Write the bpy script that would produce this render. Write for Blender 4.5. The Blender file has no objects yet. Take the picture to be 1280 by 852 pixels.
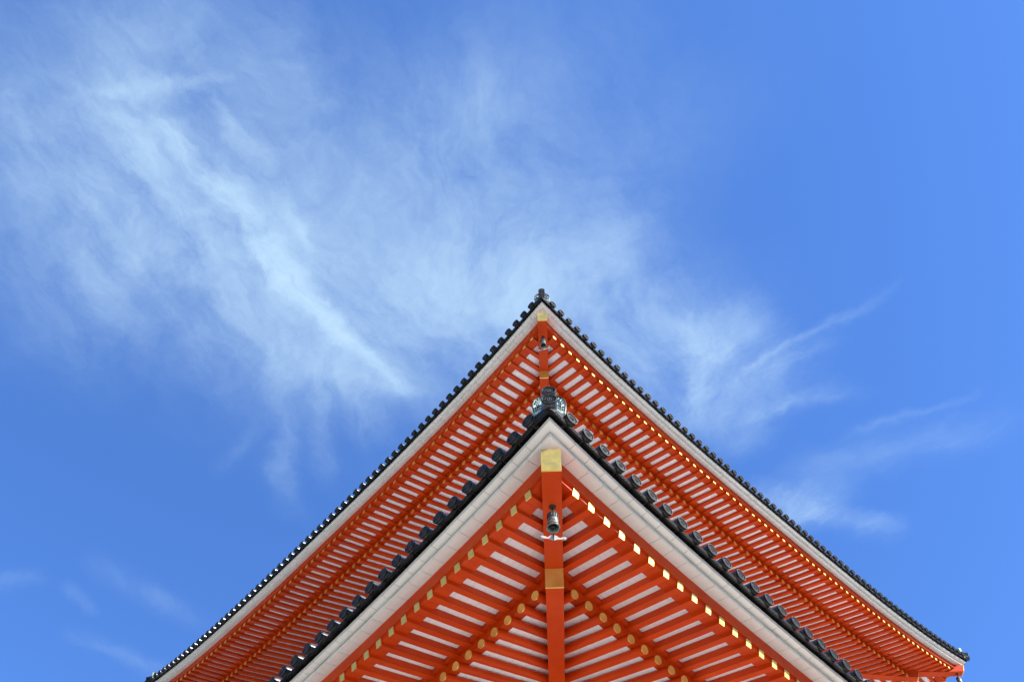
import bpy, bmesh, math, random
from mathutils import Vector, Matrix

random.seed(7)
SC = bpy.context.scene
COL = SC.collection
rad = math.radians
Q = 2 ** -0.5

# ------------------------------------------------------------------ camera
PITCH, YAW = rad(47.3918), rad(-2.4951)
cam_d = bpy.data.cameras.new('camera')
cam = bpy.data.objects.new('camera', cam_d)
COL.objects.link(cam)
fw = Vector((math.sin(YAW) * math.cos(PITCH), math.cos(YAW) * math.cos(PITCH), math.sin(PITCH)))
rt = Vector((math.cos(YAW), -math.sin(YAW), 0))
up = rt.cross(fw)
cam.matrix_world = Matrix(((rt.x, up.x, -fw.x, -0.1188), (rt.y, up.y, -fw.y, -31.0666),
                           (rt.z, up.z, -fw.z, 1.6), (0, 0, 0, 1)))
cam_d.sensor_width = 36
cam_d.lens = 1379.41 / 1280 * 36
cam_d.shift_y = 309.5 / 1280
cam_d.shift_x = -0.0023
cam_d.clip_end = 5000
SC.camera = cam

# ------------------------------------------------------------------ light
SUN_EL, SUN_AZ = rad(36.6), rad(-27)            # azimuth from +X, towards +Y
sdir = Vector((math.cos(SUN_EL) * math.cos(SUN_AZ), math.cos(SUN_EL) * math.sin(SUN_AZ), math.sin(SUN_EL)))
sun_d = bpy.data.lights.new('sun', 'SUN')
sun_d.energy = 4.6
sun_d.angle = rad(0.53)
sun_d.color = (1.0, 0.955, 0.88)
sun = bpy.data.objects.new('sun', sun_d)
sun.rotation_euler = sdir.to_track_quat('Z', 'Y').to_euler()
sun.location = (40, -20, 60)
COL.objects.link(sun)

SC.view_settings.view_transform = 'Standard'
SC.view_settings.look = 'None'
SC.view_settings.gamma = 1
SC.view_settings.use_curve_mapping = False
SC.view_settings.exposure = 1.17

world = bpy.data.worlds.new('World')
SC.world = world
world.use_nodes = True


class NT:
    """small node-tree helper"""
    def __init__(s, tree):
        s.t = tree
        s.t.nodes.clear()

    def n(s, kind, **kw):
        nd = s.t.nodes.new(kind)
        for k, v in kw.items():
            setattr(nd, k, v)
        return nd

    def put(s, sock, val):
        if val is None:
            return
        if hasattr(val, 'is_linked') or hasattr(val, 'links'):
            s.t.links.new(val, sock)
        else:
            sock.default_value = val

    def m(s, op, a, b=None, c=None, clamp=False):
        nd = s.n('ShaderNodeMath', operation=op, use_clamp=clamp)
        s.put(nd.inputs[0], a)
        if b is not None:
            s.put(nd.inputs[1], b)
        if c is not None:
            s.put(nd.inputs[2], c)
        return nd.outputs[0]

    def noise(s, vec, scale, detail=4, rough=.55, dist=0, dim='3D'):
        nd = s.n('ShaderNodeTexNoise', noise_dimensions=dim)
        s.put(nd.inputs['Vector'], vec)
        nd.inputs['Scale'].default_value = scale
        nd.inputs['Detail'].default_value = detail
        nd.inputs['Roughness'].default_value = rough
        nd.inputs['Distortion'].default_value = dist
        return nd.outputs[0]

    def ramp(s, fac, a, b, lo=0.0, hi=1.0, smooth=True):
        nd = s.n('ShaderNodeMapRange', interpolation_type='SMOOTHSTEP' if smooth else 'LINEAR')
        s.put(nd.inputs[0], fac)
        nd.inputs[1].default_value = a
        nd.inputs[2].default_value = b
        nd.inputs[3].default_value = lo
        nd.inputs[4].default_value = hi
        return nd.outputs[0]

    def mix(s, fac, a, b, blend='MIX'):
        nd = s.n('ShaderNodeMix', data_type='RGBA', blend_type=blend)
        s.put(nd.inputs[0], fac)
        s.put(nd.inputs[6], a)
        s.put(nd.inputs[7], b)
        return nd.outputs[2]

    def comb(s, x, y, z=0.0):
        nd = s.n('ShaderNodeCombineXYZ')
        for i, v in enumerate((x, y, z)):
            s.put(nd.inputs[i], v)
        return nd.outputs[0]


def build_sky():
    w = NT(world.node_tree)
    out = w.n('ShaderNodeOutputWorld')
    bg = w.n('ShaderNodeBackground')
    bg.inputs[1].default_value = 0.113
    sky = w.n('ShaderNodeTexSky', sky_type='NISHITA')
    sky.sun_disc = False
    sky.sun_elevation = SUN_EL
    sky.sun_rotation = math.pi / 2 - SUN_AZ       # measured clockwise from +Y
    sky.altitude = 900
    sky.air_density = 1.25
    sky.dust_density = 0.6
    sky.ozone_density = 3.5
    # the direction, seen on a flat cloud layer overhead
    tc = w.n('ShaderNodeTexCoord')
    sx = w.n('ShaderNodeSeparateXYZ')
    w.t.links.new(tc.outputs['Generated'], sx.inputs[0])
    z = w.m('MAXIMUM', sx.outputs[2], 0.06)
    px = w.m('DIVIDE', sx.outputs[0], z)
    py = w.m('DIVIDE', sx.outputs[1], z)
    p0 = w.comb(px, py)
    # warp so that the streaks fray and bend
    wx = w.m('MULTIPLY', w.m('SUBTRACT', w.noise(p0, 5.0, 8, .64), .5), .10)
    wy = w.m('MULTIPLY', w.m('SUBTRACT', w.noise(w.comb(w.m('ADD', px, 7.3), py), 5.0, 8, .64), .5), .10)
    qx = w.m('ADD', px, wx)
    qy = w.m('ADD', py, wy)

    def pix(x, y):
        d = fw * 1379.41 + rt * (x - 641.9) + up * (735.5 - y)
        return d.x / d.z, d.y / d.z

    def streak(x0, y0, x1, y1, wd, amp, k):
        """a band of cirrus between two points of the cloud layer, its fibres running along it"""
        ax, ay = pix(x0, y0)
        bx, by = pix(x1, y1)
        dx, dy = bx - ax, by - ay
        ln = math.hypot(dx, dy)
        rx, ry = w.m('SUBTRACT', qx, ax), w.m('SUBTRACT', qy, ay)
        u = w.m('ADD', w.m('MULTIPLY', rx, dx / ln), w.m('MULTIPLY', ry, dy / ln))
        v = w.m('SUBTRACT', w.m('MULTIPLY', ry, dx / ln), w.m('MULTIPLY', rx, dy / ln))
        m = max(.35 * ln, wd)
        fade = w.m('MULTIPLY', w.ramp(u, -.4 * m, .8 * m), w.ramp(u, ln + .4 * m, ln - .8 * m))
        g = w.m('EXPONENT', w.m('MULTIPLY', w.m('MULTIPLY', v, v), -1 / (wd * wd)))
        b = fibres[k]
        return w.m('MULTIPLY', w.m('MULTIPLY', g, fade), w.ramp(b, .28, .74, .25 * amp, 1.65 * amp, smooth=False)) if b else \
            w.m('MULTIPLY', w.m('MULTIPLY', g, fade), amp)

    # fibres: noise drawn out along the drift of the cloud, three directions of it
    fibres = {'h': None}
    for k, (x0, y0, x1, y1) in (('a', (200, 130, 480, 480)), ('b', (375, 480, 400, 640)), ('c', (900, 490, 1100, 370))):
        ax, ay = pix(x0, y0)
        bx, by = pix(x1, y1)
        dx, dy = bx - ax, by - ay
        ln = math.hypot(dx, dy)
        u = w.m('ADD', w.m('MULTIPLY', qx, dx / ln), w.m('MULTIPLY', qy, dy / ln))
        v = w.m('SUBTRACT', w.m('MULTIPLY', qy, dx / ln), w.m('MULTIPLY', qx, dy / ln))
        fibres[k] = w.noise(w.comb(w.m('MULTIPLY', u, 6.0), w.m('MULTIPLY', v, 22.0), ord(k)), 1.0, 8, .66, .35)

    S = 1 / 1500.0                                # roughly one photo pixel on the layer
    dens = None
    for k, a in (
            ('a', (195, 140, 285, 265, 12, .38)), ('a', (255, 215, 350, 340, 15, .52)), ('a', (325, 305, 425, 425, 18, .60)), ('a', (400, 395, 505, 500, 18, .50)),
            ('a', (262, 230, 440, 430, 44, .26)), ('a', (240, 105, 300, 190, 11, .34)), ('a', (280, 170, 350, 225, 14, .22)), ('c', (120, 112, 275, 104, 9, .30)),
            ('c', (140, 100, 250, 118, 16, .16)), ('a', (335, 245, 415, 335, 14, .26)), ('a', (100, 130, 240, 190, 30, .22)),
            ('a', (-80, 80, 330, 290, 110, .26)), ('a', (150, 200, 600, 460, 150, .26)), ('b', (560, 60, 650, 430, 130, .22)),
            ('a', (0, 230, 400, 440, 130, .22)), ('h', (440, 330, 740, 410, 90, .22)), ('b', (330, 410, 500, 520, 70, .26)),
            ('b', (350, 450, 372, 640, 24, .14)), ('b', (398, 440, 410, 610, 16, .16)), ('b', (430, 460, 470, 560, 26, .22)), ('b', (275, 590, 330, 520, 16, .06)),
            ('a', (680, 280, 900, 520, 100, .32)), ('b', (855, 380, 880, 540, 28, .26)), ('b', (780, 340, 800, 460, 40, .14)), ('c', (850, 470, 960, 380, 44, .22)),
            ('c', (895, 490, 1110, 355, 9, .26)), ('c', (915, 535, 1080, 482, 16, .20)), ('c', (890, 570, 1010, 430, 60, .22)), ('c', (960, 480, 1060, 420, 22, .16)),
            ('c', (1050, 552, 1210, 488, 10, .14)), ('c', (930, 618, 1120, 660, 20, .22)), ('c', (930, 670, 1070, 605, 34, .20)),
            ('c', (980, 605, 1250, 520, 34, .11)), ('b', (105, 705, 260, 780, 28, .10)), ('c', (-40, 742, 50, 725, 20, .08)), ('b', (90, 790, 220, 845, 24, .11)),
            ('b', (70, 728, 120, 765, 14, .09)), ('h', (540, 0, 860, 260, 160, .10)), ('a', (60, 0, 430, 110, 80, .15)), ('h', (-60, 300, 160, 420, 110, .14)),
            ('h', (-40, 110, 740, 420, 240, .24)), ('b', (560, 250, 660, 470, 60, .16)), ('a', (400, 300, 520, 450, 40, .16)), ('h', (600, 330, 960, 520, 130, .12))):
        g = streak(*a[:4], a[4] * S, a[5], k)
        dens = g if dens is None else w.m('ADD', dens, g)
    # the same thin cirrus goes on over the rest of the sky
    far = w.ramp(w.noise(p0, .55, 2, .5), .5, .75)
    dist = w.m('ADD', w.m('ABSOLUTE', px), w.m('ABSOLUTE', w.m('SUBTRACT', py, .72)))
    dens = w.m('ADD', dens, w.m('MULTIPLY', w.m('MULTIPLY', far, w.ramp(dist, .75, 1.3)), .35))
    fib2 = w.noise(w.comb(w.m('MULTIPLY', qx, 7.0), w.m('MULTIPLY', qy, 6.0)), 1.0, 9, .68, .4)
    alpha = w.m('MULTIPLY', dens, w.ramp(fib2, .30, .70, .22, 1.7, smooth=False))
    alpha = w.m('SUBTRACT', 1.0, w.m('EXPONENT', w.m('MULTIPLY', alpha, -1.0)))
    cloud = w.n('ShaderNodeRGB')
    cloud.outputs[0].default_value = (2.5, 3.5, 4.35, 1)
    blue = w.mix(1.0, sky.outputs[0], (.50, .77, 1.2, 1), 'MULTIPLY')
    col = w.mix(alpha, blue, cloud.outputs[0])
    w.t.links.new(col, bg.inputs[0])
    w.t.links.new(bg.outputs[0], out.inputs[0])


build_sky()

# ------------------------------------------------------------------ materials
def principled(name):
    m = bpy.data.materials.new(name)
    m.use_nodes = True
    t = NT(m.node_tree)
    o = t.n('ShaderNodeOutputMaterial')
    b = t.n('ShaderNodeBsdfPrincipled')
    t.t.links.new(b.outputs[0], o.inputs[0])
    return m, t, b


def geo_pos(t):
    return t.n('ShaderNodeNewGeometry').outputs['Position']


def bump(t, b, h, strength, dist=.01):
    nd = t.n('ShaderNodeBump')
    nd.inputs['Strength'].default_value = strength
    nd.inputs['Distance'].default_value = dist
    t.put(nd.inputs['Height'], h)
    t.t.links.new(nd.outputs[0], b.inputs['Normal'])


def simple(name, c0, c1, rough=.5, metal=0.0, scale=3.0, rvar=.1, per_obj=0.0, bmp=0.0, coat=0.0, spec=.5):
    m, t, b = principled(name)
    pos = geo_pos(t)
    f = t.ramp(t.noise(pos, scale, 6, .6), .3, .7)
    col = t.mix(f, (*c0, 1), (*c1, 1))
    if per_obj:
        oi = t.n('ShaderNodeObjectInfo')
        k = t.m('ADD', t.m('MULTIPLY', oi.outputs['Random'], per_obj), 1 - per_obj)
        kk = t.comb(k, k, k)
        col = t.mix(1.0, col, kk, 'MULTIPLY')
    t.put(b.inputs['Base Color'], col)
    r = t.ramp(t.noise(pos, scale * 4, 4, .6), .3, .7, rough - rvar, rough + rvar)
    t.put(b.inputs['Roughness'], r)
    b.inputs['Metallic'].default_value = metal
    b.inputs['Coat Weight'].default_value = coat
    b.inputs['Coat Roughness'].default_value = .25
    b.inputs['Specular IOR Level'].default_value = spec
    if bmp:
        bump(t, b, t.noise(pos, scale * 12, 5, .6), bmp, .004)
    return m


M = {}


def red_paint():
    m, t, b = principled('vermilion_paint')
    pos = geo_pos(t)
    oi = t.n('ShaderNodeObjectInfo')
    f = t.ramp(t.noise(pos, 1.1, 6, .6), .3, .7)
    col = t.mix(f, (.50, .040, .0015, 1), (.57, .054, .003, 1))
    # faded chalky patches and grimy stains with shapes of their own
    fade = t.ramp(t.noise(pos, 2.6, 7, .68), .56, .78, 0, .35)
    col = t.mix(fade, col, (.60, .085, .012, 1))
    grime = t.ramp(t.noise(pos, 5.5, 8, .7, .6), .60, .76, 0, .5)
    col = t.mix(grime, col, (.20, .022, .006, 1))
    k = t.m('ADD', t.m('MULTIPLY', oi.outputs['Random'], .16), .87)
    col = t.mix(1.0, col, t.comb(k, k, k), 'MULTIPLY')
    t.put(b.inputs['Base Color'], col)
    t.put(b.inputs['Roughness'], t.ramp(t.noise(pos, 6, 4, .6), .3, .7, .38, .56))
    b.inputs['Specular IOR Level'].default_value = .17
    bump(t, b, t.noise(pos, 18, 6, .65), .2, .004)
    return m


M['red'] = red_paint()
M['white'] = simple('white_paint', (.68, .665, .605), (.74, .725, .665), .6, scale=1.2, per_obj=.045, bmp=0.0, spec=.3)
M['panel'] = simple('white_soffit_paint', (.88, .885, .885), (.92, .925, .925), .7, scale=5, per_obj=.05, bmp=.1, spec=.3)
M['gold'] = simple('gilded_metal', (.86, .60, .15), (.93, .67, .19), .45, .75, scale=2, per_obj=.16, bmp=0.0)
M['tile'] = simple('black_roof_tile', (.004, .0043, .0042), (.010, .0105, .010), .36, scale=7, per_obj=.25, bmp=.15, spec=.2)
M['barrel'] = simple('glazed_barrel_tile', (.045, .047, .046), (.09, .092, .09), .30, scale=7, per_obj=.2, bmp=.15, spec=.7)
M['roof'] = simple('weathered_roof_tile', (.25, .255, .25), (.38, .385, .375), .42, scale=3, bmp=.3)
M['patina'] = simple('pale_patina', (.48, .68, .52), (.68, .82, .70), .6, scale=14, bmp=.2)
M['rim'] = simple('silvery_tile_rim', (.016, .017, .016), (.035, .037, .035), .48, 0.0, scale=20, bmp=.1, spec=.42)
M['bell'] = simple('bell_bronze', (.07, .085, .078), (.26, .29, .26), .42, .5, scale=22, bmp=.15)
M['iron'] = simple('dark_iron', (.015, .014, .013), (.03, .028, .026), .5, .4, scale=20)
M['catch'] = simple('pale_metal_plate', (.42, .39, .34), (.58, .55, .49), .45, .3, scale=20)
M['plaster'] = simple('lime_plaster', (.74, .73, .70), (.82, .81, .78), .8, scale=1.5, bmp=.1)
M['stone'] = simple('granite', (.30, .29, .27), (.42, .41, .39), .8, scale=6, bmp=.3)
M['joint'] = simple('shadowed_timber', (.16, .15, .14), (.2, .19, .18), .8, scale=4)


M['forest'] = simple('cedar_foliage', (.018, .032, .014), (.05, .075, .03), .85, scale=.5, bmp=.5, spec=.2)


def ground_mat():
    m, t, b = principled('white_gravel')
    pos = geo_pos(t)
    vo = t.n('ShaderNodeTexVoronoi')
    t.put(vo.inputs['Vector'], pos)
    vo.inputs['Scale'].default_value = 45
    n = t.noise(pos, .35, 6, .6)
    c = t.mix(t.ramp(n, .35, .65), (.66, .62, .54, 1), (.72, .68, .61, 1))
    c = t.mix(.25, c, vo.outputs['Color'], 'OVERLAY')
    t.put(b.inputs['Base Color'], c)
    b.inputs['Roughness'].default_value = .9
    bump(t, b, vo.outputs['Distance'], .6, .02)
    return m


M['ground'] = ground_mat()


def paving_mat():
    m, t, b = principled('granite_paving')
    pos = geo_pos(t)
    br = t.n('ShaderNodeTexBrick')
    t.put(br.inputs['Vector'], pos)
    br.inputs['Scale'].default_value = 1.0
    br.inputs['Brick Width'].default_value = .9
    br.inputs['Row Height'].default_value = .45
    br.inputs['Mortar Size'].default_value = .012
    br.inputs['Color1'].default_value = (.36, .335, .29, 1)
    br.inputs['Color2'].default_value = (.44, .41, .36, 1)
    br.inputs['Mortar'].default_value = (.15, .14, .12, 1)
    c = t.mix(.3, br.outputs['Color'], t.noise(pos, 30, 4, .6), 'OVERLAY')
    t.put(b.inputs['Base Color'], c)
    b.inputs['Roughness'].default_value = .85
    return m


M['paving'] = paving_mat()


# ------------------------------------------------------------------ mesh helpers
class MB:
    def __init__(s):
        s.v, s.f, s.sm = [], [], []

    def add(s, vs, fs, smooth=False, flip=False):
        o = len(s.v)
        s.v += [tuple(v) for v in vs]
        for f in fs:
            f = tuple(o + i for i in f)
            s.f.append(f[::-1] if flip else f)
            s.sm.append(smooth)

    def hexa(s, vs, flip=False):
        """8 corners: bottom ring 0-3, top ring 4-7"""
        s.add(vs, [(3, 2, 1, 0), (4, 5, 6, 7), (0, 1, 5, 4), (1, 2, 6, 5), (2, 3, 7, 6), (3, 0, 4, 7)], flip=flip)

    def box(s, c, d, rot=None):
        hx, hy, hz = (k / 2 for k in d)
        pts = [Vector(p) for p in ((-hx, -hy, -hz), (hx, -hy, -hz), (hx, hy, -hz), (-hx, hy, -hz),
                                   (-hx, -hy, hz), (hx, -hy, hz), (hx, hy, hz), (-hx, hy, hz))]
        if rot:
            pts = [rot @ p for p in pts]
        s.hexa([p + Vector(c) for p in pts])

    def lathe(s, prof, n=24, axis='Z', c=(0, 0, 0), smooth=True, a0=0.0, a1=None):
        full = a1 is None
        a1 = a0 + 2 * math.pi if full else a1
        m = n if full else n + 1
        vs = []
        for i in range(m):
            t = a0 + (a1 - a0) * i / n
            for r, z in prof:
                x, y = r * math.cos(t), r * math.sin(t)
                p = (x, y, z) if axis == 'Z' else (x, z, y)
                vs.append((p[0] + c[0], p[1] + c[1], p[2] + c[2]))
        k = len(prof)
        fs = []
        for i in range(n):
            j = (i + 1) % m
            for a in range(k - 1):
                fs.append((i * k + a, j * k + a, j * k + a + 1, i * k + a + 1))
        s.add(vs, fs, smooth, flip=(axis != 'Z'))

    def tube(s, p, q, r, n=10, r2=None):
        p, q = Vector(p), Vector(q)
        r2 = r if r2 is None else r2
        d = (q - p).normalized()
        a = d.orthogonal().normalized()
        b = d.cross(a)
        vs = []
        for c, rr in ((p, r), (q, r2)):
            for i in range(n):
                t = 2 * math.pi * i / n
                vs.append(c + (a * math.cos(t) + b * math.sin(t)) * rr)
        s.add(vs, [(i, (i + 1) % n, n + (i + 1) % n, n + i) for i in range(n)], True)
        s.add(vs[:n], [tuple(range(n))[::-1]])
        s.add(vs[n:], [tuple(range(n))])

    def mesh(s, name, *mats):
        me = bpy.data.meshes.new(name)
        me.from_pydata(s.v, [], s.f)
        me.polygons.foreach_set('use_smooth', s.sm)
        for m in mats:
            me.materials.append(M[m])
        me.update()
        return me

    def build(s, name, mat, parent=None, kind=None):
        return link(name, s.mesh(name, mat), parent, kind)


def link(name, data, parent=None, kind=None, mw=None):
    o = bpy.data.objects.new(name, data)
    COL.objects.link(o)
    if parent is not None:
        o.parent = parent
    if mw is not None:
        o.matrix_basis = mw
    if kind:
        o['kind'] = kind
    return o


def tag(o, label, cat=None, group=None):
    o['label'] = label
    if cat:
        o['category'] = cat
    if group:
        o['group'] = group
    return o


def join_meshes(mb, me, mw):
    """append a mesh datablock, transformed, to a builder"""
    mb.add([mw @ v.co for v in me.vertices], [tuple(p.vertices) for p in me.polygons], True)


# ------------------------------------------------------------------ ground
gm = MB()
R, N = 1600, 48
vs = [(0, 0, 0)] + [(R * math.cos(2 * math.pi * i / N), R * math.sin(2 * math.pi * i / N), 0) for i in range(N)]
gm.add(vs, [(0, 1 + i, 1 + (i + 1) % N) for i in range(N)])
g = gm.build('ground', 'ground', None, 'structure')
pm = MB()
N = 96
vs = [(0, 0, .004)] + [(33 * math.cos(2 * math.pi * i / N), 33 * math.sin(2 * math.pi * i / N), .004) for i in range(N)]
pm.add(vs, [(0, 1 + i, 1 + (i + 1) % N) for i in range(N)])
pv = pm.build('pavement', 'paving', None, 'structure')
tag(pv, 'grey granite paving round the foot of the pagoda', 'pavement')
tag(g, 'pale raked gravel court beyond the paving', 'ground')

# wooded slopes of the valley all round the court
hm = MB()
rings, N = [(80, 0), (84, 22), (98, 32), (120, 38), (140, 44), (210, 66), (320, 95), (480, 120), (700, 60)], 160
vs = []
for i, (r, z) in enumerate(rings):
    for k in range(N):
        an = 2 * math.pi * k / N
        n1 = math.sin(an * 3 + 1.1) + .6 * math.sin(an * 7 + i) + .4 * math.sin(an * 13 + 2.3 * i)
        vs.append((r * (1 + .05 * n1) * math.cos(an), r * (1 + .05 * n1) * math.sin(an),
                   (-1 if i == 0 else z * (1 + .12 * n1) + random.uniform(-.13, .13) * min(z, 22))))
hm.add(vs, [(i * N + k, i * N + (k + 1) % N, (i + 1) * N + (k + 1) % N, (i + 1) * N + k) for i in range(len(rings) - 1) for k in range(N)], True)
h_ = hm.build('wooded_hills', 'forest', None, 'structure')
tag(h_, 'dark cedar wooded slopes around the court', 'hills')

# ------------------------------------------------------------------ the pagoda
pagoda = link('pagoda', None)
tag(pagoda, 'two-tiered vermilion pagoda with white eaves and black tiled roofs', 'pagoda')

AA = 6.0
LOW = dict(S=31.417, H=14.181, R=1.084, k=3.815, tp=.336, to=1.2514, nt=91, pr=31.417 / 99, nr=99, ro=.05, tilt=.6, ib=.09, orn=1.0, tip=.022,
           ft=.17, fin=.112, s1=.062, b1=.116, s2=.085, b2=.206, kay=.238, rw=.115, rh=.134, kin=1.39, rr=.077,
           fin_in=5.2, hw=.285, hh=.40, hip_a=.35, hip2=1.74, bw=.302)
UPP = dict(S=22.31, H=29.726, R=1.008, k=2.916, tp=.33, to=1.303, nt=65, pr=22.31 / 71, nr=71, ro=-.02, tilt=0.0, ib=.20, orn=.86, tip=.066,
           ft=.17, fin=.09, s1=.05, b1=.095, s2=.09, b2=.165, kay=.192, rw=.110, rh=.112, kin=1.27, rr=.075,
           fin_in=5.0, hw=.27, hh=.29, hip_a=.23, hip2=1.46, bw=.33)
FS, BS = .34, .39                   # slopes of the flying and of the base rafters


class Tier:
    def __init__(t, P):
        t.__dict__.update(P)
        # section (a inward, h) of the eave, from the tile lip to the rafters
        a, h = t.fin, -t.ft + .01
        t.p_top = (a, h)
        t.b1o = (a + .006, -t.ft - t.s1)                                  # outer bottom edge of the first board
        t.b1i = (t.b1o[0] + t.b1, t.b1o[1] + .116 * t.b1)
        t.b2o = (t.b1i[0] + .017, t.b1i[1] - t.s2)
        t.b2i = (t.b2o[0] + t.b2, t.b2o[1] + .30 * t.b2)
        t.ko = (t.b2i[0] + .02, t.b2i[1] - t.kay)                         # lower outer edge of the red eave beam
        t.ra = t.ko[0] + t.tip                                             # rafter tip (top edge)
        t.rt = t.ko[1] - .003                                             # rafter top at its tip
        t.ka = t.ra + t.kin                                               # front of the inner beam
        t.c_h = t.f_bot(t.ka) - .145 - t.rr                               # axis of base rafters at their tip
        t.c_a = t.ka - .05

    def f_top(t, a):
        return t.rt + FS * (a - t.ra)

    def f_bot(t, a):
        return t.f_top(a) - t.rh * math.sqrt(1 + FS * FS)

    def c_mid(t, a):
        return t.c_h + BS * (a - t.c_a)

    def rise(t, s):
        return t.R * abs(1 - 2 * s / t.S) ** t.k

    def P(t, side, s, a, h, sz=None):
        z = t.H + t.rise(s if sz is None else sz) * max(0.0, 1 - a / AA) + h
        x, y = (s - a) * Q, -t.S * Q + (s + a) * Q
        if side % 2:
            x = -x
        if side >= 2:
            x, y = -x, -y
        return Vector((x, y, z))

    def sweep(t, side, prof, n=None, s0=None, s1=None, mb=None):
        """a closed profile [(a,h)] swept along one eave, mitred on the hips"""
        mb = mb or MB()
        n = n or int(t.S / .45)
        k = len(prof)
        vs = []
        for i in range(n + 1):
            for a, h in prof:
                lo = a if s0 is None else s0
                hi = t.S - a if s1 is None else s1
                vs.append(t.P(side, lo + (hi - lo) * i / n, a, h))
        fs = [(i * k + j, i * k + (j + 1) % k, (i + 1) * k + (j + 1) % k, (i + 1) * k + j)
              for i in range(n) for j in range(k)]
        fs += [tuple(range(k))[::-1], tuple(n * k + j for j in range(k))]
        mb.add(vs, fs, flip=(side % 2 == 1))
        return mb

    def prism(t, mb, side, s, w, a0t, a0b, a1t, a1b, ht, hb):
        """straight timber across the eave: top/bottom start and end, ht/hb functions of a"""
        vs = []
        for (a0, a1, f) in ((a0b, a1b, hb), (a0t, a1t, ht)):
            for ss, a in ((-w / 2, a0), (w / 2, a0), (w / 2, a1), (-w / 2, a1)):
                vs.append(t.P(side, s + ss, a, f(a), s))
        mb.hexa(vs, flip=(side % 2 == 1))


# --- tiles shared by every eave ------------------------------------------------
def round_tile_mesh():
    r = .112
    mb = MB()
    # barrel running up the roof
    n = 20
    L, sl = .62, .20
    vs = []
    for y in (0.012, L):
        for i in range(n):
            a = 2 * math.pi * i / n
            vs.append((r * .97 * math.cos(a), y - .03, r * .97 * math.sin(a) + sl * (y - .012)))
    mb.add(vs, [(i, n + i, n + (i + 1) % n, (i + 1) % n) for i in range(n)], True)
    base = len(mb.f)
    # face: raised rim, sunk field, inner ring
    prof = [(r * .97, .012), (r, .004), (r, -.012), (r * .95, -.020), (r * .86, -.020), (r * .80, -.004),
            (r * .60, -.003), (r * .57, -.010), (r * .50, -.010), (r * .47, -.002), (0.0005, -.002)]
    mb.lathe([(a, b - .03) for a, b in prof], n, 'Y', smooth=False)
    rimf = len(mb.f)
    # crest of eight petals round a boss
    for k in range(8):
        a = 2 * math.pi * k / 8
        for rr, pr in ((.27, .10), (.70, .065)):
            c = (r * rr * math.cos(a), -.036, r * rr * math.sin(a))
            mb.lathe([(r * pr, .005), (r * pr * .75, -.006), (.0003, -.008)], 6, 'Y', c)
    mb.lathe([(r * .12, -.026), (r * .09, -.040), (.0003, -.042)], 8, 'Y')
    me = mb.mesh('round_tile', 'tile', 'rim', 'barrel')
    idx = [2] * base + [1] * (len(mb.f) - base)
    me.polygons.foreach_set('material_index', idx)
    # the barrel skirt of the face stays tile-coloured
    k = len(prof) - 1
    for i in range(n):
        for j in (0, 1, 5, 6, 9):
            me.polygons[base + i * k + j].material_index = 0
    me.update()
    return me


def pan_tile_mesh(p, L=.6):
    """hollow eave tile between two barrels, with a hanging scalloped lip"""
    mb = MB()
    n, sl = 10, .20
    top, bot, back = [], [], []
    for i in range(n + 1):
        x = (i / n - .5) * (p - .01)
        k = 1 - (2 * i / n - 1) ** 2
        top.append((x, .014, -.070 - .036 * k))
        bot.append((x, .014, -.152 - .018 * k))
        back.append((x, L, -.070 - .036 * k + sl * L))
    vs = top + bot + back + [(x, y + .035, z) for x, y, z in bot] + [(x, y + .035, z - .035) for x, y, z in top] + \
        [(x, y, z - .035) for x, y, z in back]
    m = n + 1
    fs = []
    for i in range(n):
        fs.append((m + i, m + i + 1, i + 1, i))
        fs.append((i, i + 1, 2 * m + i + 1, 2 * m + i))
        fs.append((3 * m + i, 3 * m + i + 1, m + i + 1, m + i))
        fs.append((4 * m + i, 4 * m + i + 1, 3 * m + i + 1, 3 * m + i))
        fs.append((5 * m + i, 5 * m + i + 1, 4 * m + i + 1, 4 * m + i))
    mb.add(vs, fs)
    nb = len(mb.f)
    # arabesque relief on the lip: a scroll of small raised leaves
    for i in range(7):
        u = (i - 3) / 3
        x = u * .085
        zc = -.112 - .027 * (1 - (2 * x / p) ** 2) + (.012 if i % 2 else -.008)
        mb.lathe([(.015, .012), (.011, .004), (.0004, .001)], 6, 'Y', (x, 0, zc))
    mb.box((0, .008, -.118), (.19, .008, .006))
    me = mb.mesh('pan_tile', 'tile', 'rim')
    me.polygons.foreach_set('material_index', [0] * nb + [1] * (len(mb.f) - nb))
    me.update()
    return me


ROUND = round_tile_mesh()
PAN = {.336: pan_tile_mesh(.336), .33: pan_tile_mesh(.33)}
PAN_S = {.336: pan_tile_mesh(.336, .10), .33: pan_tile_mesh(.33, .10)}


def tile_matrix(t, side, s):
    p = t.P(side, s, 0, 0)
    e = .05
    tx = (t.P(side, min(s + e, t.S), 0, 0) - t.P(side, max(s - e, 0), 0, 0)).normalized()
    yin = (t.P(side, s, 1, 0, s) - p)
    yin.z = 0
    yin.normalize()
    zz = Vector((0, 0, 1))
    tx = tx if side % 2 == 0 else -tx
    # local x along the eave, y inward, z up (right-handed)
    zz = (zz - tx * zz.dot(tx)).normalized()
    yy = zz.cross(tx)
    return Matrix(((tx.x, yy.x, zz.x, p.x), (tx.y, yy.y, zz.y, p.y), (tx.z, yy.z, zz.z, p.z), (0, 0, 0, 1)))


def roof_h(t, a, x0):
    """profile of the tiled slope: height over the tile axis at a metres inward"""
    return .20 * a + t.curve * a * a


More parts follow.
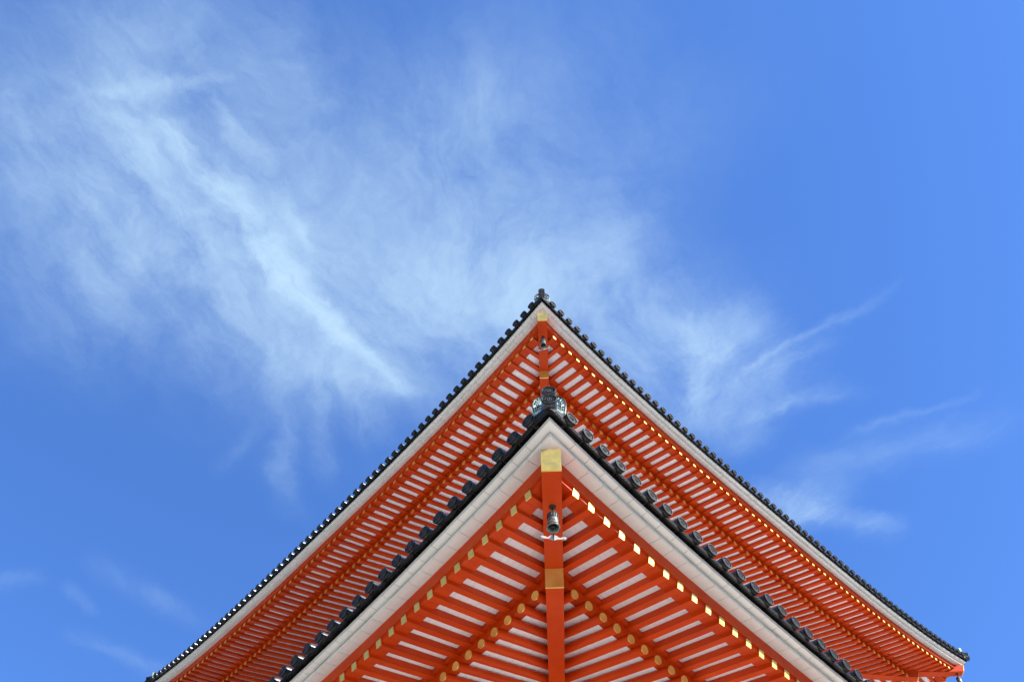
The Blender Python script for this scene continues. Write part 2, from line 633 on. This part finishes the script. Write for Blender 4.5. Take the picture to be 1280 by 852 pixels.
def make_tier(t, name, show_f, show_b, show_t, show_board, a_top):
    t.curve = .0205 if name == 'lower_roof' else .030
    roof = MB()
    # tiled slopes as a closed shell (top sheet just under the barrels)
    n, m = 40, 14
    for side in range(4):
        for lay, dz in ((0, -.10), (1, -.30)):
            vs = []
            for j in range(m + 1):
                a = .22 + (a_top - .22) * j / m
                for i in range(n + 1):
                    s = a + (t.S - 2 * a) * i / n
                    vs.append(t.P(side, s, a, roof_h(t, a, 0) + dz))
            fs = [(j * (n + 1) + i, j * (n + 1) + i + 1, (j + 1) * (n + 1) + i + 1, (j + 1) * (n + 1) + i)
                  for j in range(m) for i in range(n)]
            roof.add(vs, fs, True, flip=(side % 2 == 1) ^ (lay == 1))
    R_ = roof.build(name, 'roof', pagoda)

    rest = {k: MB() for k in ('red', 'gold', 'panel', 'tile', 'board')}

    # eave tiles; the barrel rows running up the slope are one mass
    ribs = MB()
    for side in range(4):
        for i in range(t.nt + 1):
            s = (i + t.to) * t.tp
            j = min(i, t.nt - i)
            near = side < 2 and i < show_t
            mw = tile_matrix(t, side, s)
            if near:
                link('round_tile', ROUND, R_, mw=mw)
            else:
                join_meshes(rest['tile'], ROUND, mw)
            vs = []
            prev = None
            amax = min(a_top, s - .1, t.S - s - .1)
            K = 7
            for q in range(K + 1):
                a = .55 + (amax - .55) * q / K
                if amax < .6:
                    break
                c = t.P(side, s, a, roof_h(t, a, 0))
                tx = mw.to_3x3() @ Vector((1, 0, 0))
                for b in range(7):
                    an = math.pi * b / 6
                    vs.append(c + tx * (.095 * math.cos(an)) + Vector((0, 0, .095 * math.sin(an) - .05)))
            if vs:
                ribs.add(vs, [(q * 7 + b, q * 7 + b + 1, (q + 1) * 7 + b + 1, (q + 1) * 7 + b)
                              for q in range(K) for b in range(6)], True)
            if i < t.nt:
                mw2 = tile_matrix(t, side, s + t.tp / 2)
                if near:
                    link('pan_tile', PAN[t.tp], R_, mw=mw2)
                else:
                    join_meshes(rest['tile'], PAN[t.tp], mw2)
        # the last short pans beside each hip
        for ss in (t.to * t.tp - t.tp * .5, t.S - t.to * t.tp + t.tp * .5):
            mw2 = tile_matrix(t, side, ss)
            if side < 2 and ss < t.S / 2:
                link('pan_tile', PAN_S[t.tp], R_, mw=mw2)
            else:
                join_meshes(rest['tile'], PAN_S[t.tp], mw2)
    ribs.build('tile_rows', 'roof', R_, 'stuff')

    # white boards under the tiles, single boards with open joints
    gap = .0036
    for side in range(4):
        jm = MB()
        t.sweep(side, [(t.p_top[0] + .03, t.p_top[1] - .002), (t.b1o[0] + .035, t.b1o[1] + .03), (t.b1i[0], t.b1i[1] + .03),
                       (t.b2o[0] + .03, t.b2o[1] + .035), (t.b2i[0] + .01, t.b2i[1] + .03), (t.b2i[0] + .05, t.p_top[1] - .002)], mb=jm)
        jm.build('board_backing', 'joint', R_)
        for lay in (0, 1):
            off = t.bw * (.37 if lay else 0)
            x = 0.0
            brks = [None]
            k = 0
            while True:
                x = .62 + off + k * t.bw + random.uniform(-.012, .012)
                if x > t.S - .7:
                    break
                brks.append(x)
                k += 1
            brks.append(None)
            if lay == 0:
                prof = [t.p_top, t.b1o, (t.b1i[0] + .05, t.b1i[1] + .006), (t.b1i[0] + .05, t.p_top[1])]
            else:
                prof = [(t.b1i[0] + .002, t.b1i[1] + .002), t.b2o, (t.b2i[0] + .045, t.b2i[1] + .013),
                        (t.b2i[0] + .045, t.b1i[1] + .02)]
            for k in range(len(brks) - 1):
                b0, b1 = brks[k], brks[k + 1]
                near = side < 2 and k < show_board
                mb = MB() if near else rest['board']
                j0, j1 = random.uniform(-.0015, .0015), random.uniform(-.0015, .0015)
                pr = [(a + j0, h + j1) for a, h in prof] if near else prof
                vs = []
                K = 3 if (b0 is None or b1 is None) else 1
                for q in range(K + 1):
                    for a, h in pr:
                        lo = a if b0 is None else b0 + gap
                        hi = t.S - a if b1 is None else b1 - gap
                        vs.append(t.P(side, lo + (hi - lo) * q / K, a, h))
                fs = [(q * 4 + j, q * 4 + (j + 1) % 4, q * 4 + 4 + (j + 1) % 4, q * 4 + 4 + j) for q in range(K) for j in range(4)]
                fs += [(3, 2, 1, 0), tuple(K * 4 + j for j in range(4))]
                mb.add(vs, fs, flip=(side % 2 == 1))
                if near:
                    mb.build('eave_board', 'white', R_)
        # red eave beam, the batten between the rafter tips, the inner beam
        e = t.ko
        mb = t.sweep(side, [(t.b2i[0] + .006, t.b2i[1] + .012), e, (e[0] + .17, t.f_top(e[0] + .17) + .001), (e[0] + .17, t.b2i[1] + .012)])
        mb.build('eave_beam', 'red', R_)
        a0 = t.ra + .030
        mb = t.sweep(side, [(a0 - .012, t.f_top(a0) + .002), (a0 - .004, t.f_bot(a0) + .075), (a0 + .27, t.f_bot(a0 + .27) + .075),
                            (a0 + .27, t.f_top(a0 + .27) + .002)])
        mb.build('eave_batten', 'red', R_)
        a0 = t.ka
        hb = t.c_mid(a0) + t.rr * .86
        mb = t.sweep(side, [(a0 - .012, t.f_top(a0) - .004), (a0, hb), (a0 + .20, t.c_mid(a0 + .2) + t.rr * .86),
                            (a0 + .20, t.f_top(a0 + .2) - .004)])
        mb.build('inner_beam', 'red', R_)
        a0 = t.ka - t.ib
        mb = t.sweep(side, [(a0, t.f_top(a0) - .001), (a0 + .006, t.f_bot(a0) + .05), (t.ka + .01, t.f_bot(t.ka) + .05), (t.ka + .01, t.f_top(t.ka) - .001)])
        mb.build('inner_batten', 'red', R_)
        # wall plate high under the base rafters
        a1 = t.fin_in
        hb = t.c_mid(a1) - t.rr
        mb = t.sweep(side, [(a1 - .2, hb - .34), (a1 - .2, hb), (a1 + .12, hb + .06), (a1 + .12, hb - .34)])
        mb.build('wall_plate', 'red', R_)

        # flying rafters with gilded square ends
        for j in range(3, t.nr - 2):
            s = j * t.pr + t.ro
            jj = min(j, t.nr - j)
            s += random.uniform(-.004, .004)
            ss = min(s, t.S - s)
            near = side < 2 and j <= show_f
            a_in = min(t.ka + .06, ss - .04)
            if a_in < t.ra + .1:
                continue
            back = FS * t.rh * t.tilt
            mb = MB() if near else rest['red']
            t.prism(mb, side, s, t.rw, t.ra, t.ra + back, a_in, a_in, t.f_top, t.f_bot)
            if near:
                o = mb.build('flying_rafter', 'red', R_)
            mb = MB() if near else rest['gold']
            e = .0015
            t.prism(mb, side, s, t.rw + 2 * e, t.ra - .008, t.ra + back - .008, t.ra + .004, t.ra + back + .004,
                    lambda a: t.f_top(a) + e, lambda a: t.f_bot(a) - e)
            if near:
                mb.build('square_end_cap', 'gold', R_)
        # white planks above the flying rafters, one panel for each bay
        for j in range(2, t.nr - 2):
            s0, s1 = j * t.pr + t.ro, (j + 1) * t.pr + t.ro
            near = side < 2 and j <= show_f
            mb = MB() if near else rest['panel']
            plank_bay(t, mb, side, s0, s1, t.ra + .30, t.ka + .02, .118 if near else .6, t.f_top, .003)
            if near and mb.v:
                mb.build('flying_soffit_panel', 'panel', R_)
        # base rafters: round, with gilded discs
        for j in range(6, t.nr - 5):
            s = j * t.pr + t.ro
            s += random.uniform(-.004, .004)
            ss = min(s, t.S - s)
            near = side < 2 and j <= show_b
            a_in = min(t.fin_in, ss - .04)
            if a_in < t.c_a + .08:
                continue
            mb = MB() if near else rest['red']
            rod(t, mb, side, s, t.c_a, a_in, t.rr, 14 if near else 8)
            if near:
                mb.build('base_rafter', 'red', R_)
            mb = MB() if near else rest['gold']
            rod(t, mb, side, s, t.c_a - .010, t.c_a + .004, t.rr + .002, 18 if near else 8, True)
            if near:
                mb.build('round_end_cap', 'gold', R_)
        for j in range(5, t.nr - 5):
            s0, s1 = j * t.pr + t.ro, (j + 1) * t.pr + t.ro
            near = side < 2 and j <= show_b
            mb = MB() if near else rest['panel']
            plank_bay(t, mb, side, s0, s1, t.ka + .19, t.fin_in, .16 if near else 1.0,
                      lambda a: t.c_mid(a) + t.rr * .93, .003)
            if near and mb.v:
                mb.build('base_soffit_panel', 'panel', R_)

    # hip beams at the four corners
    for side, c in ((0, 0), (0, 1), (1, 1), (2, 1)):
        hip_beam(t, R_, side, c)
        corner_ornament(t, R_, side, c)
        hip_ridge(t, R_, side, c, a_top)
    for k, nm in (('red', 'rafter_run'), ('gold', 'end_cap_run'), ('panel', 'soffit_run'), ('tile', 'eave_tile_run'), ('board', 'eave_board_run')):
        if rest[k].v:
            rest[k].build(nm, {'board': 'white'}.get(k, k), R_, 'stuff')
    return R_


def plank_bay(t, mb, side, s0, s1, a0, a1, pw, hf, dz):
    sm = (s0 + s1) / 2
    lim = lambda s: min(s, t.S - s) - .06
    a = a0
    while a < a1 - .02:
        b = min(a + pw, a1)
        e0, e1 = min(b - .004, lim(s0)), min(b - .004, lim(s1))
        if max(e0, e1) <= a + .01:
            break
        f0, f1 = min(a, e0), min(a, e1)
        vs = []
        jit = random.uniform(-.0012, .0012)
        for d in (dz + jit, dz + .02):
            for s, aa in ((s0, f0), (s1, f1), (s1, e1), (s0, e0)):
                vs.append(t.P(side, s, aa, hf(aa) + d))
        mb.hexa(vs, flip=(side % 2 == 1))
        a = b


def rod(t, mb, side, s, a0, a1, r, n, flat=False):
    k = math.sqrt(1 + BS * BS)
    vs = []
    for a in (a0, a1):
        for i in range(n):
            an = 2 * math.pi * i / n
            ds, dn = r * math.cos(an), r * math.sin(an)
            tl = t.tilt if a == a0 or flat else 1.0
            aa = a - dn * BS / k * tl
            z = t.c_mid(aa) + (dn / k) * (1 + BS * BS)
            vs.append(t.P(side, s + ds, aa, z, s))
    fl = side % 2 == 1
    mb.add(vs, [(i, n + i, n + (i + 1) % n, (i + 1) % n) for i in range(n)], True, fl)
    mb.add(vs[:n], [tuple(range(n))], flip=fl)
    mb.add(vs[n:], [tuple(range(n))[::-1]], flip=fl)


def hip_frame(t, side, c):
    """matrix at a corner: x across, y inward along the diagonal, z up; origin at tile-axis height"""
    s = 0 if c == 0 else t.S
    p = t.P(side, s, 0, 0)
    y = Vector((-p.x, -p.y, 0)).normalized()
    z = Vector((0, 0, 1))
    x = y.cross(z)
    return Matrix(((x.x, y.x, z.x, p.x), (x.y, y.y, z.y, p.y), (x.z, y.z, z.z, p.z), (0, 0, 0, 1)))


def hip_rise(t, a):
    """lift of the hip line at a, relative to the corner"""
    return t.rise(a) * max(0, 1 - a / AA) - t.R


def hip_beam(t, R_, side, c):
    F = hip_frame(t, side, c)
    w = t.hw / 2
    r2 = math.sqrt(2)

    def beam(a0, a1, top, bot, ww, tilt, n=8):
        both = n == 1
        mb = MB()
        vs = []
        for i in range(n + 1):
            a = a0 + (a1 - a0) * i / n
            for x, f in ((-ww, bot), (ww, bot), (ww, top), (-ww, top)):
                aa = a + (tilt if ((i == 0 or both) and f is bot) else 0)
                vs.append(F @ Vector((x, aa * r2, hip_rise(t, aa) + f(aa))))
        fs = [(i * 4 + j, i * 4 + (j + 1) % 4, i * 4 + 4 + (j + 1) % 4, i * 4 + 4 + j) for i in range(n) for j in range(4)]
        fs += [(3, 2, 1, 0), tuple(n * 4 + j for j in range(4))]
        mb.add(vs, fs)
        return mb
    a0 = t.hip_a
    cen = t.f_top(t.ra) - .12
    top = lambda a: cen + t.hh / 2 + FS * (a - a0)
    bot = lambda a: cen - t.hh / 2 + FS * (a - a0)
    beam(a0, t.ka + .6, top, bot, w, .05).build('corner_beam', 'red', R_)
    e = .003
    beam(a0 - .006, a0 + .012, lambda a: top(a) + e, lambda a: bot(a) - e, w + e, .05, 1).build('corner_beam_cap', 'gold', R_)
    # the lower beam under it, its gilded end in view
    b0 = t.hip2
    hb = .36 if t.hh > .36 else .27
    top2 = lambda a: bot(b0) - .004 + BS * (a - b0)
    bot2 = lambda a: bot(b0) - hb + BS * (a - b0)
    w2 = w - .004
    beam(b0, t.fin_in + .1, top2, bot2, w2, .05).build('lower_corner_beam', 'red', R_)
    beam(b0 - .006, b0 + .012, lambda a: top2(a) - .001, lambda a: bot2(a) - e, w2 + e, .05, 1).build('lower_beam_cap', 'gold', R_)
    t.hip_bot = bot


def corner_ornament(t, R_, side, c):
    """ridge-end ornament: pale shield plate behind two stacked round tiles"""
    F = hip_frame(t, side, c) @ Matrix.Scale(t.orn, 4)
    # shield plate
    mb = MB()

    def outline(k):
        pts = []
        for i in range(25):
            an = math.pi * i / 24
            x = .255 * k * math.cos(an)
            z = .245 * k * math.sin(an) ** .8 + (.02 if .15 < i / 24 < .85 else 0)
            pts.append((x, z))
        pts += [(-.235 * k, -.20 * k), (-.13 * k, -.25 * k), (.13 * k, -.25 * k), (.235 * k, -.20 * k)]
        return pts

    def plate(k, y0, y1):
        o = outline(k)
        n = len(o)
        vs = [F @ Vector((x, y0, z + .22)) for x, z in o] + [F @ Vector((x, y1, z + .22)) for x, z in o]
        mb.add(vs, [tuple(range(n)), tuple(range(n, 2 * n))[::-1]] + [(i, n + i, n + (i + 1) % n, (i + 1) % n) for i in range(n)])
    plate(1.0, .24, .32)
    orn = mb.build('ridge_end_ornament', 'patina', R_)
    # raised bands and dark sunk beads
    mb = MB()
    for k, rr in ((.965, .010), (.70, .008), (.60, .006)):
        o = outline(k)[:25]
        o = [(.235 * k, -.19 * k)] + o + [(-.235 * k, -.19 * k)]
        for p, q in zip(o[:-1], o[1:]):
            mb.tube(F @ Vector((p[0], .238, p[1] + .22)), F @ Vector((q[0], .238, q[1] + .22)), rr, 6)
    mb.build('ornament_band', 'rim', R_)
    mb = MB()
    o = outline(.83)[:25]
    o = [(.83 * .235, -.15 * .9), (.83 * .245, -.07)] + o[1:-1:2] + [(-.83 * .245, -.07), (-.83 * .235, -.15 * .9)]
    for p in o:
        ctr = F @ Vector((p[0], .240, p[1] + .22))
        yv = (F.to_3x3() @ Vector((0, -1, 0)))
        mb.tube(ctr, ctr + yv * .014, .016, 8, .012)
    for sgn in (-1, 1):
        pts = []
        for i in range(14):
            an = i / 13 * 2.2 * math.pi
            r = .075 * (1 - i / 16)
            pts.append(F @ Vector((sgn * (.10 + r * math.cos(an)), .238, .15 + r * math.sin(an))))
        for p, q in zip(pts[:-1], pts[1:]):
            mb.tube(p, q, .009, 6)
    mb.build('ornament_bead', 'iron', R_)
    # two round tiles, one over the other, and the corner pan
    link('corner_round_tile', ROUND, R_, mw=F @ Matrix.Translation((0, .0, -.045)) @ Matrix.Scale(1.06, 4))
    link('corner_round_tile', ROUND, R_, mw=F @ Matrix.Translation((0, .0, .185)) @ Matrix.Scale(.98, 4))
    mb = MB()
    pts = []
    for i in range(9):
        x = (i - 4) / 4 * .30
        pts.append((x, .075 + abs(x) * .98, -.05 - .02 * (1 - abs(i - 4) / 4)))
    vs = []
    for x, y, z in pts:
        vs += [F @ Vector((x, y - .05, z)), F @ Vector((x, y - .05, z - .115)), F @ Vector((x, y + .16, z - .10)), F @ Vector((x, y + .16, z + .06))]
    fs = [(i * 4 + j, i * 4 + 4 + j, i * 4 + 4 + (j + 1) % 4, i * 4 + (j + 1) % 4) for i in range(8) for j in range(4)]
    fs += [(0, 1, 2, 3), (35, 34, 33, 32)]
    mb.add(vs, fs)
    mb.build('corner_pan_tile', 'tile', R_)


def hip_ridge(t, R_, side, c, a_top):
    """the tiled ridge that climbs the hip behind the ornament"""
    F = hip_frame(t, side, c)
    mb = MB()
    n = 16
    vs = []
    prof = [(-.17, -.12), (-.17, .12), (-.12, .13), (-.12, .26), (-.07, .33), (0, .36), (.07, .33), (.12, .26), (.12, .13), (.17, .12), (.17, -.12)]
    k = len(prof)
    for i in range(n + 1):
        a = .30 + (a_top - .30) * i / n
        z = hip_rise(t, a) + roof_h(t, a, 0)
        for x, h in prof:
            vs.append(F @ Vector((x, a * math.sqrt(2), z + h)))
    fs = [(i * k + j, i * k + k + j, i * k + k + (j + 1) % k, i * k + (j + 1) % k) for i in range(n) for j in range(k)]
    fs += [tuple(range(k)), tuple(n * k + j for j in range(k))[::-1]]
    mb.add(vs, fs)
    mb.build('hip_ridge', 'tile', R_)


low = Tier(LOW)
upp = Tier(UPP)
LR = make_tier(low, 'lower_roof', 24, 20, 27, 27, 8.6)
UR = make_tier(upp, 'upper_roof', 68, 65, 66, 48, 10.9)

# --- body below, drum and spire: the rest of the building --------------------------
def body():
    rot = Matrix.Rotation(rad(45), 4, 'Z')
    hw = low.S / 2 - low.fin_in + .05
    zt = low.H + low.c_mid(low.fin_in) - low.rr - .36
    pl = MB()
    pl.box((0, 0, .55), (2 * hw + 5, 2 * hw + 5, 1.1), rot.to_3x3())
    pl.build('stone_platform', 'stone', pagoda)
    w = MB()
    w.box((0, 0, (1.1 + zt) / 2), (2 * hw - .5, 2 * hw - .5, zt - 1.1), rot.to_3x3())
    W = w.build('storey_wall', 'plaster', pagoda)
    for k in range(4):
        rk = Matrix.Rotation(rad(45 + 90 * k), 4, 'Z')
        for i in range(5):
            c = MB()
            x = -hw + 2 * hw * i / 5
            c.lathe([(.38, 1.1), (.38, zt - .9), (.34, zt - .5)], 20, c=tuple(rk @ Vector((x, -hw + .25, 0))))
            c.build('column', 'red', W)
            if i < 5:
                b = MB()
                xm = x + hw / 5
                for zz, hh in ((1.6, .45), (6.2, .4), (zt - 1.6, .5), (zt - .3, .45)):
                    b.box(rk @ Vector((xm, -hw + .22, zz)), (2 * hw / 5, .3, hh), rk.to_3x3())
                b.build('tie_beam', 'red', W)
                d = MB()
                d.box(rk @ Vector((x, -hw + .1, zt - 1.0)), (.7, 1.0, .35), rk.to_3x3())
                d.box(rk @ Vector((x, -hw - .2, zt - .7)), (.4, 1.5, .35), rk.to_3x3())
                d.box(rk @ Vector((x, -hw + .1, zt - .62)), (1.9, .32, .3), rk.to_3x3())
                d.build('bracket', 'red', W)
    # white plaster dome and drum between the roofs
    zc = low.H + roof_h(low, 8.2, 0)
    dm = MB()
    dm.lathe([(7.6, zc - .6), (7.55, zc + .5), (7.2, zc + 1.2), (6.5, zc + 1.8), (5.4, zc + 2.2), (5.0, zc + 2.3)], 64)
    dm.build('plaster_dome', 'plaster', pagoda)
    zu = upp.H + upp.c_mid(upp.fin_in)
    dr = MB()
    dr.lathe([(5.0, zc + 2.0), (5.0, zu - .6), (5.3, zu - .6), (5.3, zu - .2), (5.9, zu - .2), (5.9, zu + .3), (.1, zu + .3)], 64, smooth=False)
    D = dr.build('drum_wall', 'plaster', pagoda)
    for i in range(12):
        an = 2 * math.pi * (i + .5) / 12
        c = MB()
        c.lathe([(.26, zc + 2.1), (.26, zu - .5)], 16, c=(5.0 * math.cos(an), 5.0 * math.sin(an), 0))
        c.build('drum_column', 'red', D)
        b = MB()
        rk = Matrix.Rotation(an, 3, 'Z')
        b.box(rk @ Vector((5.7, 0, zu - .55)), (1.7, .35, .4), rk)
        b.box(rk @ Vector((6.3, 0, zu - .15)), (.4, 1.8, .35), rk)
        b.build('drum_bracket', 'red', D)
    # spire
    zp = upp.H + roof_h(upp, 10.9, 0)
    s = MB()
    s.box((0, 0, zp + .3), (1.3, 1.3, 1.2), rot.to_3x3())
    s.lathe([(.9, zp + .9), (.95, zp + 1.2), (.5, zp + 1.7), (.12, zp + 1.8), (.10, zp + 11), (.3, zp + 11.3), (.02, zp + 12)], 24)
    SP = s.build('spire', 'bell', pagoda)
    for i in range(9):
        r = MB()
        zr = zp + 2.4 + i * .85
        rr = .85 - i * .04
        r.lathe([(rr - .08, zr - .08), (rr, zr - .08), (rr, zr + .08), (rr - .08, zr + .08), (rr - .08, zr - .08)], 24, smooth=False)
        r.box((0, 0, zr), (2 * rr - .1, .06, .06))
        r.box((0, 0, zr), (.06, 2 * rr - .1, .06))
        r.build('spire_ring', 'bell', SP)


body()

# --- wind bells hanging from the corner beams --------------------------------------
def wind_bell(t, side, c, a, label, k=1.0, turn=0.0):
    F = hip_frame(t, side, c)
    z = hip_rise(t, a) + t.hip_bot(a)
    at = F @ Vector((0, a * math.sqrt(2), z))
    root = link('wind_bell', None, mw=Matrix.Translation(at) @ Matrix.Rotation(turn, 4, 'Z') @ Matrix.Scale(k, 4))
    tag(root, label, 'wind bell', 'bronze wind bells under the roof corners')
    m = MB()
    m.lathe([(.0005, .004), (.052, .004), (.060, -.004), (.052, -.014), (.0005, -.016)], 20)
    m.lathe([(.010, -.01), (.010, -.12)], 8)
    m.build('hook_plate', 'iron', root)
    m = MB()
    n = 14
    for i in range(n):
        a0, a1 = 2 * math.pi * i / n, 2 * math.pi * (i + 1) / n
        m.tube((.026 * math.cos(a0), 0, -.135 + .026 * math.sin(a0)), (.026 * math.cos(a1), 0, -.135 + .026 * math.sin(a1)), .008, 6)
    m.build('suspension_ring', 'iron', root)
    zt = -.165
    m = MB()
    prof = [(.0005, zt), (.045, zt - .004), (.072, zt - .020), (.084, zt - .055), (.086, zt - .13), (.090, zt - .24),
            (.098, zt - .33), (.112, zt - .375), (.112, zt - .385), (.092, zt - .385), (.080, zt - .30), (.074, zt - .1), (.0005, zt - .04)]
    m.lathe(prof, 28)
    m.build('bell_body', 'bell', root)
    m = MB()
    for zz in (zt - .060, zt - .165, zt - .345):
        rr = .0875 if zz > zt - .2 else .1035
        m.lathe([(rr - .004, zz - .008), (rr + .004, zz - .006), (rr + .004, zz + .006), (rr - .004, zz + .008)], 28)
    for i in range(16):
        an = 2 * math.pi * i / 16
        x, y = .0885 * math.cos(an), .0885 * math.sin(an)
        m.tube((x, y, zt - .075), (x * 1.02, y * 1.02, zt - .155), .0075, 6)
    m.build('bell_rib', 'iron', root)
    m = MB()
    m.tube((0, 0, zt - .05), (0, 0, zt - .62), .007, 8)
    m.lathe([(.0005, zt - .30), (.024, zt - .315), (.030, zt - .34), (.022, zt - .37), (.0005, zt - .38)], 14)
    m.build('clapper', 'iron', root)
    # wind plate: a thin winged sheet with a crossing fin
    m = MB()
    out = []
    top = [(-.185, -.035), (-.165, -.012), (-.13, -.012), (-.11, -.035), (-.075, -.020), (-.05, .012), (0, .03)]
    bot = [(0, -.115), (-.03, -.085), (-.07, -.070), (-.11, -.064), (-.15, -.066), (-.178, -.058)]
    half = top + bot
    out = [(x, zz) for x, zz in top] + [(-x, zz) for x, zz in top[-2::-1]] + [(-x, zz) for x, zz in bot[:0:-1]] + [(x, zz) for x, zz in bot]
    n = len(out)
    zc = zt - .58
    vs = [(x, -.004, zz + zc) for x, zz in out] + [(x, .004, zz + zc) for x, zz in out]
    m.add(vs, [tuple(range(n)), tuple(range(n, 2 * n))[::-1]] + [(i, (i + 1) % n, n + (i + 1) % n, n + i) for i in range(n)])
    for x in (-.178, .178):
        m.tube((x, -.012, zc - .036), (x, .012, zc - .036), .026, 12)
    pl = m.build('wind_plate', 'catch', root)
    m = MB()
    out = [(-.07, -.01), (-.03, .03), (0, .10), (.03, .03), (.07, -.01), (.04, -.06), (0, -.15), (-.04, -.06)]
    n = len(out)
    vs = [(-.0035, y, zz + zc) for y, zz in out] + [(.0035, y, zz + zc) for y, zz in out]
    m.add(vs, [tuple(range(n))[::-1], tuple(range(n, 2 * n))] + [(i, n + i, n + (i + 1) % n, (i + 1) % n) for i in range(n)])
    m.build('wind_fin', 'iron', root)
    return root


wind_bell(low, 0, 0, .86, 'large ribbed wind bell hanging under the lower roof corner beam', .90, rad(8))
wind_bell(upp, 0, 0, .66, 'small wind bell under the upper roof beam above the lower roof ornament', .85, rad(-12))
wind_bell(upp, 0, 1, .45, 'sunlit wind bell under the far corner beam jutting into the sky', .95, rad(70))
